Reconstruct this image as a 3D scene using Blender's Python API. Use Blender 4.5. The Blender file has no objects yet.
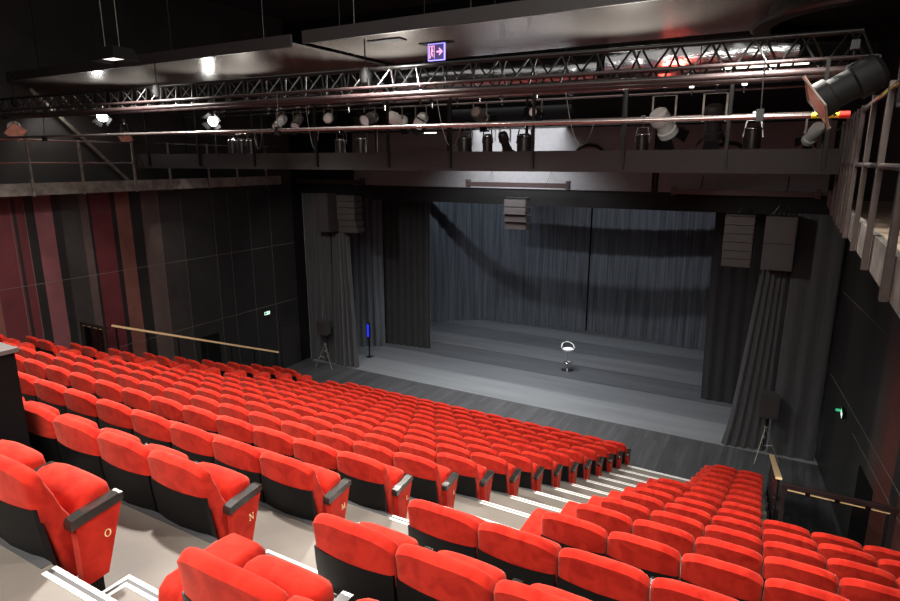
import bpy, bmesh, math, random
from mathutils import Vector, Matrix
random.seed(7)
SC = bpy.context.scene
COL = SC.collection
PI = math.pi

# ------------------------------------------------------------------ materials
def lin(c):
    c = c / 255.0
    return c / 12.92 if c <= 0.04045 else ((c + 0.055) / 1.055) ** 2.4
def rgb(r, g, b):
    return (lin(r), lin(g), lin(b), 1.0)

def mat(name, col, rough=0.6, metal=0.0, noise=0.0, nscale=8.0, bump=0.0, bscale=60.0,
        sheen=0.0, sheen_tint=(1, 1, 1, 1), emit=None, estr=0.0, spec=0.5, alpha=1.0, trans=0.0, stretch=(1, 1, 1)):
    m = bpy.data.materials.new(name)
    m.use_nodes = True
    nt = m.node_tree
    b = nt.nodes['Principled BSDF']
    b.inputs['Base Color'].default_value = col
    b.inputs['Roughness'].default_value = rough
    b.inputs['Metallic'].default_value = metal
    b.inputs['Specular IOR Level'].default_value = spec
    if sheen:
        b.inputs['Sheen Weight'].default_value = sheen
        b.inputs['Sheen Roughness'].default_value = 0.45
        b.inputs['Sheen Tint'].default_value = sheen_tint
    if emit:
        b.inputs['Emission Color'].default_value = emit
        b.inputs['Emission Strength'].default_value = estr
    if trans:
        b.inputs['Transmission Weight'].default_value = trans
    if alpha < 1:
        b.inputs['Alpha'].default_value = alpha
    tc = nt.nodes.new('ShaderNodeTexCoord')
    mp = nt.nodes.new('ShaderNodeMapping')
    mp.inputs['Scale'].default_value = stretch
    nt.links.new(tc.outputs['Object'], mp.inputs['Vector'])
    if noise:
        n = nt.nodes.new('ShaderNodeTexNoise')
        n.inputs['Scale'].default_value = nscale
        n.inputs['Detail'].default_value = 4
        nt.links.new(mp.outputs['Vector'], n.inputs['Vector'])
        r = nt.nodes.new('ShaderNodeValToRGB')
        r.color_ramp.elements[0].position = 0.36
        r.color_ramp.elements[1].position = 0.66
        lo = [max(0, c * (1 - noise)) for c in col[:3]] + [1]
        hi = [min(1, c * (1 + noise)) for c in col[:3]] + [1]
        r.color_ramp.elements[0].color = lo
        r.color_ramp.elements[1].color = hi
        nt.links.new(n.outputs['Fac'], r.inputs['Fac'])
        nt.links.new(r.outputs['Color'], b.inputs['Base Color'])
    if bump:
        n2 = nt.nodes.new('ShaderNodeTexNoise')
        n2.inputs['Scale'].default_value = bscale
        nt.links.new(mp.outputs['Vector'], n2.inputs['Vector'])
        bp = nt.nodes.new('ShaderNodeBump')
        bp.inputs['Strength'].default_value = bump
        bp.inputs['Distance'].default_value = 0.01
        nt.links.new(n2.outputs['Fac'], bp.inputs['Height'])
        nt.links.new(bp.outputs['Normal'], b.inputs['Normal'])
    return m

def velvet():
    m = mat('red_velvet', (0.66, 0.022, 0.012, 1), rough=0.85, sheen=0.2, sheen_tint=(1, .55, .42, 1), spec=0.1)
    nt = m.node_tree
    b = nt.nodes['Principled BSDF']
    tc = nt.nodes.new('ShaderNodeTexCoord')
    oi = nt.nodes.new('ShaderNodeObjectInfo')
    add = nt.nodes.new('ShaderNodeVectorMath'); add.operation = 'ADD'
    mul = nt.nodes.new('ShaderNodeMath'); mul.operation = 'MULTIPLY'; mul.inputs[1].default_value = 50
    nt.links.new(oi.outputs['Random'], mul.inputs[0])
    nt.links.new(tc.outputs['Object'], add.inputs[0])
    nt.links.new(mul.outputs[0], add.inputs[1])
    n = nt.nodes.new('ShaderNodeTexNoise')
    n.inputs['Scale'].default_value = 9; n.inputs['Detail'].default_value = 5; n.inputs['Distortion'].default_value = 0.8
    nt.links.new(add.outputs[0], n.inputs['Vector'])
    r = nt.nodes.new('ShaderNodeValToRGB')
    r.color_ramp.elements[0].position = 0.34; r.color_ramp.elements[0].color = (0.33, 0.010, 0.005, 1)
    r.color_ramp.elements[1].position = 0.62; r.color_ramp.elements[1].color = (0.48, 0.022, 0.011, 1)
    nt.links.new(n.outputs['Fac'], r.inputs['Fac'])
    nt.links.new(r.outputs['Color'], b.inputs['Base Color'])
    return m

M = {}
M['velvet'] = velvet()
M['shell'] = mat('black_shell', rgb(8, 8, 9), rough=0.5, spec=.25)
M['cap'] = mat('black_armrest', rgb(34, 31, 29), rough=0.22, spec=0.9)
M['gold'] = mat('gold_thread', rgb(235, 205, 150), rough=0.5)
M['tier'] = mat('tier_lino', rgb(106, 99, 92), rough=0.55, noise=0.09, nscale=3, bump=0.06, bscale=180)
M['tier_dark'] = mat('tier_nosing_dark', rgb(66, 66, 68), rough=0.5)
M['flatbar'] = mat('flat_bar_steel', rgb(58, 50, 47), rough=.4, metal=.3, noise=.15)
M['white_strip'] = mat('white_nosing', rgb(242, 240, 234), rough=0.5)
M['black'] = mat('matt_black', rgb(9, 9, 10), rough=0.7, spec=.2)
M['steel'] = mat('black_steel', rgb(16, 15, 15), rough=0.38, metal=0.3, noise=0.1)
M['brown_steel'] = mat('brown_steel', rgb(44, 34, 34), rough=0.4, metal=0.2, noise=0.12)
M['grey_steel'] = mat('grey_steel', rgb(132, 127, 120), rough=0.4, metal=0.6, noise=0.3, nscale=5)
M['chrome'] = mat('chrome', rgb(205, 206, 208), rough=0.16, metal=1.0)
M['tube'] = mat('polished_tube', rgb(150, 140, 138), rough=0.22, metal=0.9)
M['wood_rail'] = mat('pale_wood', rgb(226, 196, 150), rough=0.4, noise=0.15, nscale=12, stretch=(1, 8, 8))
M['grey_panel'] = mat('grey_header', rgb(84, 84, 86), rough=0.65, noise=0.06)
M['speaker'] = mat('speaker_grey', rgb(46, 43, 43), rough=0.55, noise=0.12, nscale=30)
M['grille'] = mat('speaker_grille', rgb(48, 44, 44), rough=0.6, bump=0.4, bscale=300)
M['foil'] = mat('foil', rgb(190, 192, 196), rough=0.25, metal=1.0, bump=1.0, bscale=14, stretch=(.35, 1, 1))
M['lens'] = mat('white_lens', rgb(225, 228, 230), rough=0.2)
M['gel'] = mat('amber_gel', rgb(214, 158, 140), rough=0.3, noise=0.25, nscale=10)
M['yellow'] = mat('yellow_sticker', rgb(232, 205, 40), rough=0.5)
M['redcap'] = mat('red_cap', rgb(205, 40, 30), rough=0.45)
M['blue_lamp'] = mat('blue_lamp', rgb(30, 40, 200), emit=(0.01, 0.02, .8, 1), estr=1.6)
M['bulb'] = mat('lit_lens', rgb(255, 255, 255), emit=(1, .98, .95, 1), estr=60)
M['warm_tube'] = mat('lit_strip', rgb(255, 240, 210), emit=(1, .9, .75, 1), estr=3)  # glow of the added strips, not a seen lamp
M['soft_tube'] = mat('dim_strip', rgb(255, 240, 230), emit=(1, .93, .88, 1), estr=1.6)
M['sign_white'] = mat('exit_sign_lit', rgb(235, 245, 240), emit=(.8, 1, .92, 1), estr=.9)
M['sign_green'] = mat('exit_sign_green', rgb(30, 150, 90), emit=(.05, .6, .3, 1), estr=.5)
M['sign_violet'] = mat('exit_sign_violet', rgb(34, 26, 60), emit=(.12, .09, .35, 1), estr=.5)
M['sign_pink'] = mat('exit_sign_pink', rgb(240, 160, 205), emit=(1, .5, .75, 1), estr=.9)
M['sign_edge'] = mat('exit_sign_edge', rgb(120, 110, 230), emit=(.35, .3, 1, 1), estr=2)

def glass_mat():
    m = mat('clear_glass', (0.9, 0.95, 0.93, 1), rough=0.03, spec=0.5)
    nt = m.node_tree
    b = nt.nodes['Principled BSDF']; out = nt.nodes['Material Output']
    tr = nt.nodes.new('ShaderNodeBsdfTransparent'); tr.inputs['Color'].default_value = (.88, .9, .9, 1)
    gl = nt.nodes.new('ShaderNodeBsdfGlossy'); gl.inputs['Roughness'].default_value = 0.04
    mx = nt.nodes.new('ShaderNodeMixShader')
    fr = nt.nodes.new('ShaderNodeFresnel'); fr.inputs['IOR'].default_value = 1.5
    nt.links.new(fr.outputs[0], mx.inputs[0])
    nt.links.new(tr.outputs[0], mx.inputs[1]); nt.links.new(gl.outputs[0], mx.inputs[2])
    nt.links.new(mx.outputs[0], out.inputs['Surface'])
    return m
M['glass'] = glass_mat()

def banded(name, axis, stops, rough=0.6, noise=0.06, nscale=3, metal=0.0, spec=0.5, stretch=(1, 1, 1), bump=0.0):
    """colour changes at fixed world positions along one axis: the panels / strips themselves"""
    m = mat(name, stops[0][1], rough=rough, metal=metal, spec=spec, bump=bump, bscale=40)
    nt = m.node_tree
    b = nt.nodes['Principled BSDF']
    tc = nt.nodes.new('ShaderNodeTexCoord')
    sp = nt.nodes.new('ShaderNodeSeparateXYZ')
    nt.links.new(tc.outputs['Object'], sp.inputs[0])
    lo = stops[0][0]; hi = stops[-1][0] + 1
    mr = nt.nodes.new('ShaderNodeMapRange')
    mr.inputs['From Min'].default_value = lo; mr.inputs['From Max'].default_value = hi
    nt.links.new(sp.outputs[axis], mr.inputs['Value'])
    r = nt.nodes.new('ShaderNodeValToRGB'); r.color_ramp.interpolation = 'CONSTANT'
    el = r.color_ramp.elements
    el[0].position = 0; el[0].color = stops[0][1]
    el[1].position = (stops[1][0] - lo) / (hi - lo); el[1].color = stops[1][1]
    for p, c in stops[2:]:
        e = el.new((p - lo) / (hi - lo)); e.color = c
    nt.links.new(mr.outputs[0], r.inputs['Fac'])
    mp = nt.nodes.new('ShaderNodeMapping'); mp.inputs['Scale'].default_value = stretch
    nt.links.new(tc.outputs['Object'], mp.inputs['Vector'])
    n = nt.nodes.new('ShaderNodeTexNoise'); n.inputs['Scale'].default_value = nscale; n.inputs['Detail'].default_value = 5
    nt.links.new(mp.outputs[0], n.inputs['Vector'])
    mx = nt.nodes.new('ShaderNodeMix'); mx.data_type = 'RGBA'; mx.blend_type = 'MULTIPLY'
    mx.inputs['Factor'].default_value = 1
    nt.links.new(r.outputs['Color'], mx.inputs['A'])
    mr2 = nt.nodes.new('ShaderNodeMapRange')
    mr2.inputs['To Min'].default_value = 1 - noise * 2; mr2.inputs['To Max'].default_value = 1 + noise * 2
    mr2.inputs['From Min'].default_value = .3; mr2.inputs['From Max'].default_value = .7
    nt.links.new(n.outputs['Fac'], mr2.inputs['Value'])
    nt.links.new(mr2.outputs[0], mx.inputs['B'])
    nt.links.new(mx.outputs['Result'], b.inputs['Base Color'])
    return m

# ------------------------------------------------------------------ mesh helpers
def bx(bm, x0, x1, y0, y1, z0, z1):
    g = bmesh.ops.create_cube(bm, size=1)
    for v in g['verts']:
        v.co = Vector(((x0 + x1) / 2 + v.co.x * (x1 - x0), (y0 + y1) / 2 + v.co.y * (y1 - y0), (z0 + z1) / 2 + v.co.z * (z1 - z0)))
    return g['verts']
def bar(bm, a, b, w, h=None, up=(0, 0, 1)):
    """rectangular bar from a to b"""
    a = Vector(a); b = Vector(b); h = h or w
    d = (b - a); L = d.length; d.normalize()
    u = Vector(up)
    if abs(d.dot(u)) > .98: u = Vector((0, 1, 0))
    s = d.cross(u).normalized(); u = s.cross(d).normalized()
    g = bmesh.ops.create_cube(bm, size=1)
    for v in g['verts']:
        v.co = (a + b) / 2 + d * (v.co.y * L) + s * (v.co.x * w) + u * (v.co.z * h)
    return g['verts']
def tube(bm, a, b, r, n=10, r2=None, caps=True):
    a = Vector(a); b = Vector(b); d = b - a
    g = bmesh.ops.create_cone(bm, cap_ends=caps, segments=n, radius1=r, radius2=r if r2 is None else r2, depth=d.length)
    q = Vector((0, 0, 1)).rotation_difference(d.normalized())
    for v in g['verts']:
        v.co = (a + b) / 2 + q @ v.co
    return g['verts']
def polytube(bm, pts, r, n=6):
    for a, b in zip(pts[:-1], pts[1:]):
        tube(bm, a, b, r, n)
def loft(bm, rings, close=True, caps=True):
    vs = [[bm.verts.new(p) for p in r] for r in rings]
    n = len(rings[0])
    for i in range(len(vs) - 1):
        for j in range(n if close else n - 1):
            k = (j + 1) % n
            bm.faces.new((vs[i][j], vs[i][k], vs[i + 1][k], vs[i + 1][j]))
    if caps and close:
        bm.faces.new(list(reversed(vs[0]))); bm.faces.new(vs[-1])
def lathe(bm, prof, c=(0, 0, 0), n=20, axis=None):
    rings = []
    q = Vector((0, 0, 1)).rotation_difference(Vector(axis).normalized()) if axis else None
    for i in range(n):
        a = 2 * PI * i / n
        ring = []
        for r, z in prof:
            p = Vector((r * math.cos(a), r * math.sin(a), z))
            if q: p = q @ p
            ring.append(p + Vector(c))
        rings.append(ring)
    vs = [[bm.verts.new(p) for p in r] for r in rings]
    for i in range(n):
        k = (i + 1) % n
        for j in range(len(prof) - 1):
            bm.faces.new((vs[i][j], vs[k][j], vs[k][j + 1], vs[i][j + 1]))
def fin(name, bm, m, parent=None, smooth=None, bevel=0):
    bmesh.ops.remove_doubles(bm, verts=bm.verts, dist=1e-6)
    bmesh.ops.recalc_face_normals(bm, faces=bm.faces)
    me = bpy.data.meshes.new(name)
    if bevel:
        bmesh.ops.bevel(bm, geom=list(bm.edges), offset=bevel, segments=2, affect='EDGES', clamp_overlap=True)
    bm.to_mesh(me); bm.free()
    me.materials.append(m)
    o = bpy.data.objects.new(name, me); COL.objects.link(o)
    if parent: o.parent = parent
    if smooth is not None:
        for p in me.polygons: p.use_smooth = True
        me.set_sharp_from_angle(angle=math.radians(smooth))
    return o
def B(): return bmesh.new()
def tag(o, label, cat, group=None):
    o['label'] = label; o['category'] = cat
    if group: o['group'] = group
    return o
def thing(name, label, cat, loc=(0, 0, 0), rz=0, group=None):
    o = bpy.data.objects.new(name, None); COL.objects.link(o)
    o.empty_display_size = .1
    o.location = loc; o.rotation_euler = (0, 0, rz)
    return tag(o, label, cat, group)
def struct(o):
    o['kind'] = 'structure'; return o
def copy_tree(o, parent=None):
    c = o.copy(); COL.objects.link(c)
    if parent: c.parent = parent
    for ch in o.children: copy_tree(ch, c)
    return c
def box_obj(name, x0, x1, y0, y1, z0, z1, m, parent=None, bevel=0):
    bm = B(); bx(bm, x0, x1, y0, y1, z0, z1)
    return fin(name, bm, m, parent, bevel=bevel)

# ------------------------------------------------------------------ house dimensions
D = 0.9214
H = [0.0, .357, .696, 1.046, 1.408, 1.785, 2.164, 2.558, 2.970, 3.380, 3.799, 4.221, 4.630, 5.055, 5.480, 5.905, 6.33, 6.75]
NR = 18
EDGE = -0.375            # the tier behind row k starts this far behind its armrest tips
WL = -13.5               # left wall
def wr(y): return 4.21 + .1155 * (2.86 - y)      # splayed right wall
XG = 3.06                # right side of the narrow front rows (vomitory side)

# ---- camera
cam_d = bpy.data.cameras.new('camera'); cam = bpy.data.objects.new('camera', cam_d); COL.objects.link(cam)
cam.location = (2.8843, -14.5341, 7.7876)
cam.rotation_euler = (PI / 2 - .22831, 0, .51314)
cam_d.sensor_width = 36; cam_d.lens = 24.057; cam_d.clip_start = .05; cam_d.clip_end = 200
SC.camera = cam
def project(p):
    v = Vector(p) - cam.location
    yaw, pit = .51314, .22831
    f = Vector((-math.sin(yaw) * math.cos(pit), math.cos(yaw) * math.cos(pit), -math.sin(pit)))
    r = Vector((math.cos(yaw), math.sin(yaw), 0)); u = r.cross(f)
    z = v.dot(f)
    if z < .1: return None
    return 450 + 601.43 * v.dot(r) / z, 300.5 - 601.43 * v.dot(u) / z

# ------------------------------------------------------------------ floors
plank = mat('stage_planks', rgb(66, 66, 67), rough=0.6, noise=0.0)
def plank_nodes(m):
    nt = m.node_tree; b = nt.nodes['Principled BSDF']
    tc = nt.nodes.new('ShaderNodeTexCoord')
    mp = nt.nodes.new('ShaderNodeMapping'); mp.inputs['Rotation'].default_value = (0, 0, PI / 2)
    nt.links.new(tc.outputs['Object'], mp.inputs['Vector'])
    br = nt.nodes.new('ShaderNodeTexBrick')
    br.inputs['Scale'].default_value = 1
    br.inputs['Brick Width'].default_value = 2.2; br.inputs['Row Height'].default_value = .14
    br.inputs['Mortar Size'].default_value = .004
    br.inputs['Color1'].default_value = rgb(60, 60, 62); br.inputs['Color2'].default_value = rgb(46, 46, 47)
    br.inputs['Mortar'].default_value = rgb(34, 34, 34)
    nt.links.new(mp.outputs[0], br.inputs['Vector'])
    mp2 = nt.nodes.new('ShaderNodeMapping'); mp2.inputs['Scale'].default_value = (6, .5, 1)
    nt.links.new(tc.outputs['Object'], mp2.inputs['Vector'])
    n = nt.nodes.new('ShaderNodeTexNoise'); n.inputs['Scale'].default_value = 2.2; n.inputs['Detail'].default_value = 6
    nt.links.new(mp2.outputs[0], n.inputs['Vector'])
    r = nt.nodes.new('ShaderNodeMapRange')
    r.inputs['From Min'].default_value = .35; r.inputs['From Max'].default_value = .75
    r.inputs['To Min'].default_value = .85; r.inputs['To Max'].default_value = 1.35
    nt.links.new(n.outputs['Fac'], r.inputs['Value'])
    mx = nt.nodes.new('ShaderNodeMix'); mx.data_type = 'RGBA'; mx.blend_type = 'MULTIPLY'; mx.inputs['Factor'].default_value = 1
    nt.links.new(br.outputs['Color'], mx.inputs['A']); nt.links.new(r.outputs[0], mx.inputs['B'])
    nt.links.new(mx.outputs['Result'], b.inputs['Base Color'])
plank_nodes(plank)
struct(box_obj('floor', -15, 9, -18, 15, -.2, 0, plank))

g1 = rgb(88, 90, 93); g2 = rgb(72, 74, 77); g3 = rgb(104, 106, 108); gs = rgb(30, 31, 32)
stops = []
for i, y in enumerate([2.75, 4.26, 5.77, 7.28, 8.79, 10.3, 11.81, 13.32]):
    c = [g3, g1, g2, g1, g2, g1, g2, g1][i]  # alternately lit tones of the strips put into the vinyl colour
    stops.append((y - .012, gs)) if i else None
    stops.append((y + (.012 if i else 0), c))
vinyl = banded('dance_vinyl', 'Y', stops, rough=0.36, noise=.06, nscale=1.1, stretch=(.25, 2.2, 1), spec=.5)
struct(box_obj('dance_floor', -13.2, 4.3, 2.75, 14, 0.0, .006, vinyl))

# tiers (each one step of the raked stand)
bm = B()
for k in range(1, NR):
    yf = -(k - 1) * D + EDGE                   # front edge
    yb = -(NR - 1) * D - .6
    z0, z1 = H[k - 1] - .002, H[k]
    xl = -12.45 if k < 7 else WL
    if k < 7:
        x_r = XG + .02 * k
    else:
        x_r = wr(yf) - .03
    y_back = yb if k < NR - 1 else yb
    bx(bm, xl, x_r, y_back, yf, z0, z1)
struct(fin('seating_tier', bm, M['tier']))

# white double nosings across the centre aisle + dark nosings in front of the rows
RX = {}
for k in range(NR):
    if k <= 4: RX[k] = (1.95, .525, True)
    elif k <= 11: RX[k] = (1.44, .52, True)
    elif k <= 13: RX[k] = (.80, .542, False)
    else: RX[k] = (.98, .54, True)
bm = B(); bd = B(); bw = B()
for k in range(1, NR):
    yf = -(k - 1) * D + EDGE; z = H[k]
    xr = min(RX[k][0] - (.22 if RX[k][2] else 0), RX[k - 1][0] - (.22 if RX[k - 1][2] else 0)) + .35
    bx(bw, 0.02, xr, yf - .020, yf + .002, z, z + .004)
    bx(bw, 0.02, xr, yf - .065, yf - .042, z, z + .004)
    bx(bd, 0.02, xr, yf - .042, yf - .020, z, z + .003)
    # left aisle
    bx(bw, -10.66, -8.92, yf - .04, yf + .002, z, z + .004)
    # dark aluminium along the rows
    bx(bd, -8.88, -.02, yf - .045, yf + .004, z - .05, z + .004)
    bx(bd, xr + .02, (XG if k < 7 else 5.2), yf - .045, yf + .004, z - .05, z + .004)
    bx(bd, -12.2, -10.7, yf - .07, yf + .004, z - .05, z + .004)
o = struct(fin('white_step_nosing', bw, M['white_strip']))
o = struct(fin('dark_step_nosing', bd, M['tier_dark']))

# half steps in the centre aisle (with white L-shaped edging)
bs = B(); be = B(); bk = B()
for k in range(0, NR - 1):
    yr = -k * D + EDGE                         # riser of the next tier
    z = (H[k] + H[k + 1]) / 2
    x0 = .10
    x1 = min(RX[k][0] - (.22 if RX[k][2] else 0) - .03, 1.25)
    y1 = yr + .29
    bx(bs, x0, x1, yr, y1, H[k], z)
    w1, g1_, w2 = .02, .022, .02
    bx(be, x0, x1, y1 - w1, y1 + .002, z, z + .004)
    bx(bk, x0 + w1, x1, y1 - w1 - g1_, y1 - w1, z, z + .003)
    bx(be, x0 + w1 + g1_, x1, y1 - w1 - g1_ - w2, y1 - w1 - g1_, z, z + .004)
    bx(be, x0, x0 + w1, yr, y1 - w1, z, z + .004)
    bx(bk, x0 + w1, x0 + w1 + g1_, yr, y1 - w1 - g1_, z, z + .003)
    bx(be, x0 + w1 + g1_, x0 + w1 + g1_ + w2, yr, y1 - w1 - g1_ - w2, z, z + .004)
struct(fin('half_step', bs, M['tier']))
struct(fin('half_step_edging', be, M['white_strip']))
struct(fin('half_step_insert', bk, M['tier_dark']))

# ------------------------------------------------------------------ walls
def wall_stops():
    red = rgb(82, 32, 37); mauve = rgb(108, 64, 69); blk = rgb(22, 22, 22); dk = rgb(46, 44, 43); brn = rgb(102, 63, 56); gb = rgb(76, 64, 61); d2 = rgb(34, 34, 34)
    s = []
    y = -18.0
    pat = [red, blk, brn, dk, red, blk, mauve, dk]
    i = 0
    while y < -7.6:
        s.append((y, pat[i % 8])); y += [.5, .3, .4, .55][i % 4]; i += 1
        if len(s) > 9: y = max(y, -7.7)
    s += [(-7.55, red), (-7.03, blk), (-6.92, red), (-6.72, blk), (-6.5, mauve), (-6.13, blk), (-5.91, dk), (-5.44, gb),
          (-5.2, blk), (-5.13, red), (-4.87, blk), (-4.84, red), (-4.61, blk), (-4.41, brn), (-4.03, blk), (-3.64, gb), (-3.1, dk), (-2.33, d2), (-1.15, rgb(28, 28, 28))]
    return s[-31:]
wl_m = banded('left_wall_boards', 'Y', wall_stops(), rough=.5, noise=.1, nscale=2)
bm = B()
bx(bm, WL - .3, WL, -18, 2.45, -.1, 12.6)
wl = struct(fin('wall_left', bm, wl_m))
seam = mat('seam_light', rgb(96, 92, 88), rough=.6)
bm = B()
for z in (4.75, 2.58):
    y = -18
    while y < 2.4:
        L = random.uniform(.5, 1.1)
        bx(bm, WL - .005, WL + .004, y + .01, min(y + L, 2.42), z - .007, z + .007); y += L
for y in (-7.03, -6.72, -3.1, -2.33, -1.15, -.55, .35, 1.3):
    bx(bm, WL - .005, WL + .003, y - .005, y + .005, 0, 6.8)
struct(fin('trim_1', bm, seam))
bm = B(); bx(bm, WL - .02, WL + .02, -18, 2.45, 7.0, 12.6)
struct(fin('wall_left_upper', bm, mat('upper_wall_dark', rgb(40, 38, 37), rough=.7, noise=.2, nscale=1.5)))
# dark doorways in the left wall
bm = B(); bx(bm, WL - .02, WL + .015, -2.1, -1.35, 0, 2.15)
struct(fin('door_1', bm, M['black']))
dm = mat('door_black', rgb(34, 33, 33), rough=.45)
bm = B(); bx(bm, WL - .02, WL + .02, 1.45, 2.38, 0, 1.72)
bx(bm, WL, WL + .04, 1.40, 1.45, 0, 1.77); bx(bm, WL, WL + .04, 2.38, 2.42, 0, 1.77); bx(bm, WL, WL + .04, 1.40, 2.42, 1.72, 1.77)
struct(fin('door_2', bm, dm))
# front wall stubs beside the proscenium opening and side-stage walls
struct(box_obj('wall_stage_left', WL - .3, WL, 2.45, 15, -.1, 12.6, M['black']))
struct(box_obj('wall_stage_right', 5.2, 5.5, 3.2, 15, -.1, 12.6, M['black']))
struct(box_obj('wall_stage_back', -14, 6, 14.2, 14.5, -.1, 12.6, M['black']))
# right wall, splayed
rs = [(-18, rgb(80, 38, 36)), (-12, rgb(30, 29, 29)), (-8, rgb(76, 36, 34)), (-4.4, rgb(84, 50, 44)), (-3.3, rgb(40, 38, 37)), (-2.9, rgb(92, 50, 42)), (-2.15, rgb(78, 52, 46)), (-1.75, rgb(66, 60, 56)), (-1.35, rgb(44, 43, 42)), (-.5, rgb(34, 34, 33)), (1.6, rgb(26, 26, 26))]
wr_m = banded('right_wall_boards', 'Y', rs, rough=.45, noise=.1, nscale=2)
bm = B()
vs = []
for y in (-18, 3.3):
    for z in (-.1, 12.6):
        vs.append(((wr(y), y, z), (wr(y) + .3, y, z)))
def quad_prism(bm, pts_in, off):
    a = [bm.verts.new(p) for p in pts_in]; b = [bm.verts.new((p[0] + off[0], p[1] + off[1], p[2] + off[2])) for p in pts_in]
    bm.faces.new(a); bm.faces.new(b[::-1])
    n = len(a)
    for i in range(n):
        bm.faces.new((a[i], a[(i + 1) % n], b[(i + 1) % n], b[i]))
quad_prism(bm, [(wr(-18), -18, -.1), (wr(3.3), 3.3, -.1), (wr(3.3), 3.3, 12.6), (wr(-18), -18, 12.6)], (.3, 0, 0))
struct(fin('wall_right', bm, wr_m))
bm = B()
for z in (4.65, 2.52, 2.14):
    y = -5.0
    while y < 2.7:
        L = random.uniform(.5, 1.3)
        y2 = min(y + L, 2.8)
        if z > 2.2 or y < -.3:
            quad_prism(bm, [(wr(y) - .006, y, z - .006), (wr(y2) - .006, y2 - .03, z - .006), (wr(y2) - .006, y2 - .03, z + .006), (wr(y) - .006, y, z + .006)], (.01, 0, 0))
        y += L
struct(fin('trim_2', bm, seam))
bm = B()
quad_prism(bm, [(wr(-2.0) - .02, -2.0, 0), (wr(-.95) - .02, -.95, 0), (wr(-.95) - .02, -.95, 1.85), (wr(-2.0) - .02, -2.0, 1.85)], (.05, 0, 0))
struct(fin('door_3', bm, M['black']))
struct(box_obj('wall_back', -14, 8, -18.3, -18, -.1, 12.6, M['black']))
struct(box_obj('ceiling', -14, 8, -18.3, 14.5, 12.6, 12.8, mat('ceiling_black', rgb(26, 24, 24), rough=.8)))

# proscenium header
bm = B()
bx(bm, -10.9, -.56, 2.9, 3.05, 6.95, 8.72); bx(bm, -.38, 3.6, 2.9, 3.05, 6.95, 8.72)
struct(fin('proscenium_header_panel', bm, M['grey_panel']))
bm = B()
bx(bm, WL, 5.2, 3.05, 3.25, 6.45, 12.6); bx(bm, WL, -10.9, 2.95, 3.05, 6.55, 12.6)
bx(bm, -10.9, 4.2, 2.93, 3.05, 6.45, 6.95)
struct(fin('proscenium_wall', bm, M['black']))

# ------------------------------------------------------------------ theatre seats
PW = .555
def seat_ring(u, wid, prof, mid, r, arch, u0=.80, curve=.035, x0=0):
    """one cross-section of an upholstered pad at parameter u in -1..1"""
    au = abs(u)
    ins = 0
    if au > u0:
        t = (au - u0) / (1 - u0)
        ins = r * (1 - math.sqrt(max(0, 1 - t * t)))
    ring = []
    for (y, z) in prof:
        best = min(mid, key=lambda m: (m[0] - y) ** 2 + (m[1] - z) ** 2)
        d = Vector((best[0] - y, best[1] - z)); L = d.length
        if L > 1e-6: d *= min(ins, L * .9) / L
        yy, zz = y + d.x, z + d.y
        zz -= arch * (au ** 3.2) * max(0, min(1, (zz - .5) / .4))
        yy += curve * au * au
        ring.append((x0 + u * wid / 2, yy, zz))
    return ring
US = [-1, -.985, -.95, -.9, -.8, -.6, -.35, 0, .35, .6, .8, .9, .95, .985, 1]
back_prof = [(-.414, .645), (-.424, .76), (-.434, .870), (-.438, .898), (-.430, .905), (-.414, .922), (-.398, .928), (-.378, .924), (-.362, .906),
             (-.348, .85), (-.314, .76), (-.290, .67), (-.248, .58), (-.230, .50), (-.230, .40), (-.248, .30), (-.275, .245), (-.300, .25), (-.335, .38), (-.368, .55), (-.392, .630)]
back_mid = [(-.275, .32), (-.285, .42), (-.30, .52), (-.345, .64), (-.375, .76), (-.388, .85)]
def make_back():
    bm = B()
    loft(bm, [seat_ring(u, PW - .008, back_prof, back_mid, .03, .06, u0=.88) for u in US])
    return bm
shell_prof = [(-.41, .70), (-.426, .70), (-.420, .60), (-.398, .42), (-.366, .04), (-.340, .04), (-.36, .35), (-.392, .60)]
def make_shell():
    bm = B()
    rings = []
    for u in [-1, -.9, -.6, 0, .6, .9, 1]:
        rings.append([(u * (PW - .02) / 2, y + .035 * u * u, z) for y, z in shell_prof])
    loft(bm, rings)
    return bm
cush_prof = [(-.235, .34), (-.240, .42), (-.220, .52), (-.19, .62), (-.16, .675), (-.12, .70), (-.06, .695), (-.015, .665), (-.005, .60), (-.05, .48), (-.10, .38), (-.16, .33)]
cush_mid = [(-.17, .40), (-.145, .5), (-.11, .58), (-.10, .63)]
def make_cushion(wd=.125, x0=-.015):
    bm = B()
    loft(bm, [seat_ring(u, PW - wd, cush_prof, cush_mid, .05, .05, curve=0, x0=x0) for u in US])
    return bm
def make_arm(x, thick=.055):
    bm = B(); x = x - (thick / 2 + .001) * (1 if x > 0 else -1)
    rings = []
    for (y, z, h) in [(-.275, .575, .036), (-.265, .592, .05), (-.2, .604, .048), (-.1, .615, .048), (-.02, .624, .046), (0, .622, .038)]:
        rings.append([(x - thick / 2, y, z - h), (x + thick / 2, y, z - h), (x + thick / 2, y, z), (x - thick / 2, y, z)])
    loft(bm, rings)
    return bm
def make_support(x):
    bm = B(); x = x - .03 * (1 if x > 0 else -1)
    quad_prism(bm, [(x - .015, -.29, .55), (x - .015, -.03, .575), (x - .015, -.12, .036), (x - .015, -.30, .036)], (.03, 0, 0))
    return bm
def side_panel_bm(x, t=.05):
    bm = B()
    quad_prism(bm, [(x - t, -.25, .565), (x - t, -.008, .59), (x - t, -.125, .22), (x - t, -.25, .21)], (t, 0, 0))
    return bm
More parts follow.
